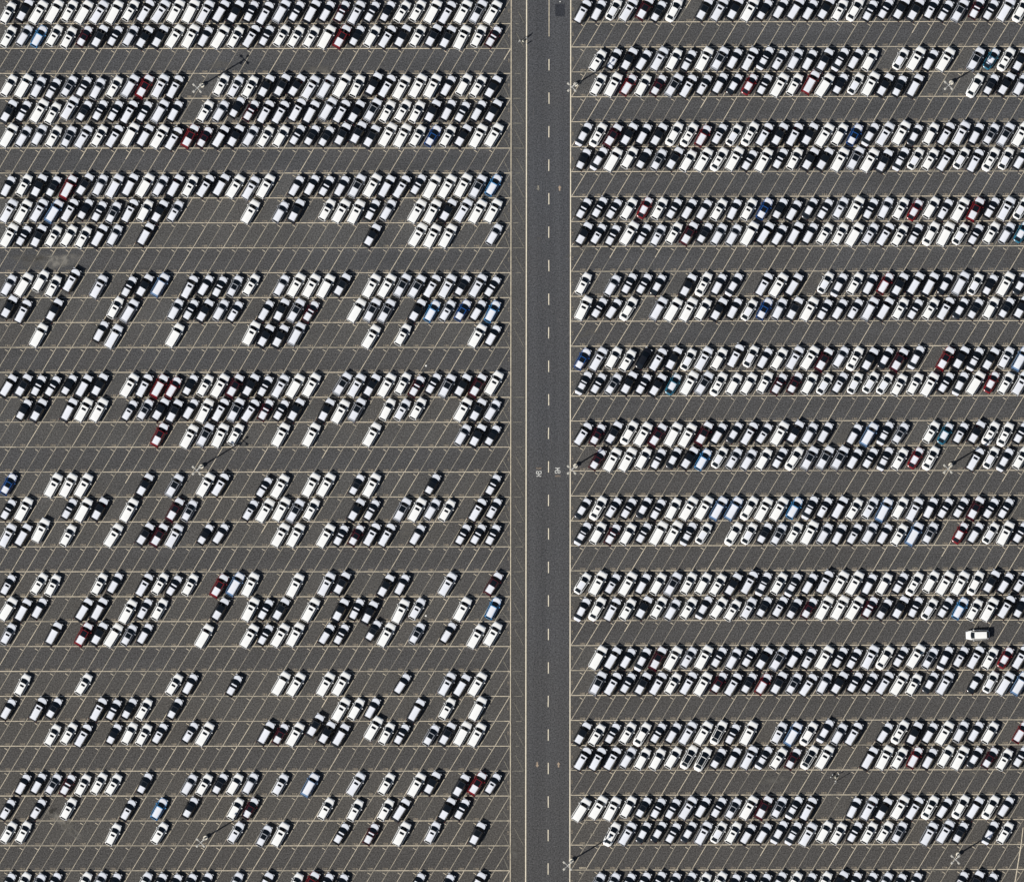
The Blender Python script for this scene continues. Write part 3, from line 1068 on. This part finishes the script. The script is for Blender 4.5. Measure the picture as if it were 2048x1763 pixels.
LAMP = lamp_parts()
LAMPS = [(404.5, 170.5, 'four-headed lamp post in the empty stalls of the third row, left lot'),
         (404.0, 932.0, 'four-headed lamp post at the aisle below a white crossover, left lot'),
         (412.8, 1673.6, 'four-headed lamp post near the bottom row with bare stalls around, left lot'),
         (1151.5, 168.5, 'four-headed lamp post beside the road, topmost of its line'),
         (1152.0, 930.8, 'four-headed lamp post beside the road, next to painted speed numbers'),
         (1144.5, 1719.6, 'four-headed lamp post beside the road, lowest of its line'),
         (1902.6, 166.0, 'four-headed lamp post in the bare stalls of the third row, right lot'),
         (1902.2, 930.0, 'four-headed lamp post amid the car rows halfway down, right lot'),
         (1917.8, 1708.3, 'four-headed lamp post in the lowest aisle, right lot')]
for i, (x, y, lab) in enumerate(LAMPS):
    r = bpy.data.objects.new('lamp_post', None)
    COL.objects.link(r)
    r.location = survey(x, y)
    r['label'], r['category'], r['group'] = lab, 'lamp post', 'lamp posts of the car park'
    for part, me, subs in LAMP:
        o = link(part, me, r)
        for sp, sm in subs:
            link(sp, sm, o)


def turn(profile, n=14):
    v, f = [], []
    for r, z in profile:
        for k in range(n):
            v.append((r * math.cos(2 * math.pi * k / n), r * math.sin(2 * math.pi * k / n), z))
    for i in range(len(profile) - 1):
        for k in range(n):
            k2 = (k + 1) % n
            f.append((i * n + k, i * n + k2, (i + 1) * n + k2, (i + 1) * n + k))
    f.append(tuple(range(n))[::-1])
    f.append(tuple((len(profile) - 1) * n + k for k in range(n)))
    return v, f


BOL = mesh('bollard', *turn(((.10, 0), (.10, .92), (.085, .99), (.04, 1.03))), [M_bollard], smooth=40)
for x, y, lab in ((1053.2, 75.3, 'white bollard on the road edge line, upper of the pair by the hydrant'),
                  (1053.8, 87.6, 'white bollard on the road edge line, lower of the pair by the hydrant'),
                  (1667.0, 1548.2, 'white bollard behind the hydrant in the lower aisle, farther from the sign'),
                  (1679.0, 1547.4, 'white bollard nearest the stall line in the lower aisle'),
                  (1663.4, 1553.2, 'white bollard alongside the hydrant in the lower aisle, outermost')):
    o = link('bollard', BOL, None, label=lab, category='bollard', group='bollards guarding the hydrants')
    o.location = survey(x, y)
for x, y, lab in ((1046.3, 82.0, 'stout hydrant between bollards beside the road'), (1672.6, 1554.2, 'stout hydrant among bollards in the aisle')):
    r = bpy.data.objects.new('hydrant', None)
    COL.objects.link(r)
    r.location = survey(x, y)
    r['label'], r['category'] = lab, 'hydrant'
    link('barrel', mesh('barrel', *turn(((.17, 0), (.17, .06), (.12, .08), (.12, .55), (.16, .58), (.16, .62))), [M_hydrant], smooth=40), r)
    link('bonnet', mesh('bonnet', *turn(((.15, .62), (.13, .72), (.07, .79), (.03, .84))), [M_hydrant], smooth=40), r)
    for s in (-1, 1):
        g = cyl(.06, .06, .10, .20, 10)
        v = [(q[0], s * q[2], q[1] + .45) for q in g[0]]
        link('outlet', mesh('outlet', v, g[1] if s < 0 else [q[::-1] for q in g[1]], [M_hydrant]), r)
for x, y, lab, h in ((1039.2, 81.6, 'slim sign post with small plate left of the road hydrant', 2.9), (1672.6, 1562.4, 'slim sign post with small plate below the aisle hydrant', 3.2)):
    r = bpy.data.objects.new('sign_post', None)
    COL.objects.link(r)
    r.location = survey(x, y)
    r['label'], r['category'] = lab, 'sign'
    link('pole', mesh('pole', *cyl(.05, .05, 0, h, 10), [M_steel], smooth=35), r)
    link('base', mesh('base', *turn(((.14, 0), (.14, .12), (.07, .16))), [M_bollard], smooth=35), r)
    v, f = box(0.0, -.075, h - .3, .42, .03, .55)
    ca, sa = math.cos(R(35)), math.sin(R(35))
    link('sign_plate', mesh('sign_plate', [(a * ca - b * sa, a * sa + b * ca, z) for a, b, z in v], f, [M_sign]), r)
for x, y, lab in ((852.4, 731.2, 'round white cover flush in the aisle, upper one'), (852.6, 1230.8, 'round white cover beside a row line, lower one'),
                  (1119.8, 3.4, 'small round white cover above the dark road patch')):
    rr = .17 if x < 1000 else .11
    o = link('round_cover', mesh('round_cover', *turn(((rr, 0), (rr, .045), (rr * .8, .06)), 20), [M_cover], smooth=35), None, label=lab, category='ground cover')
    o.location = survey(x, y)
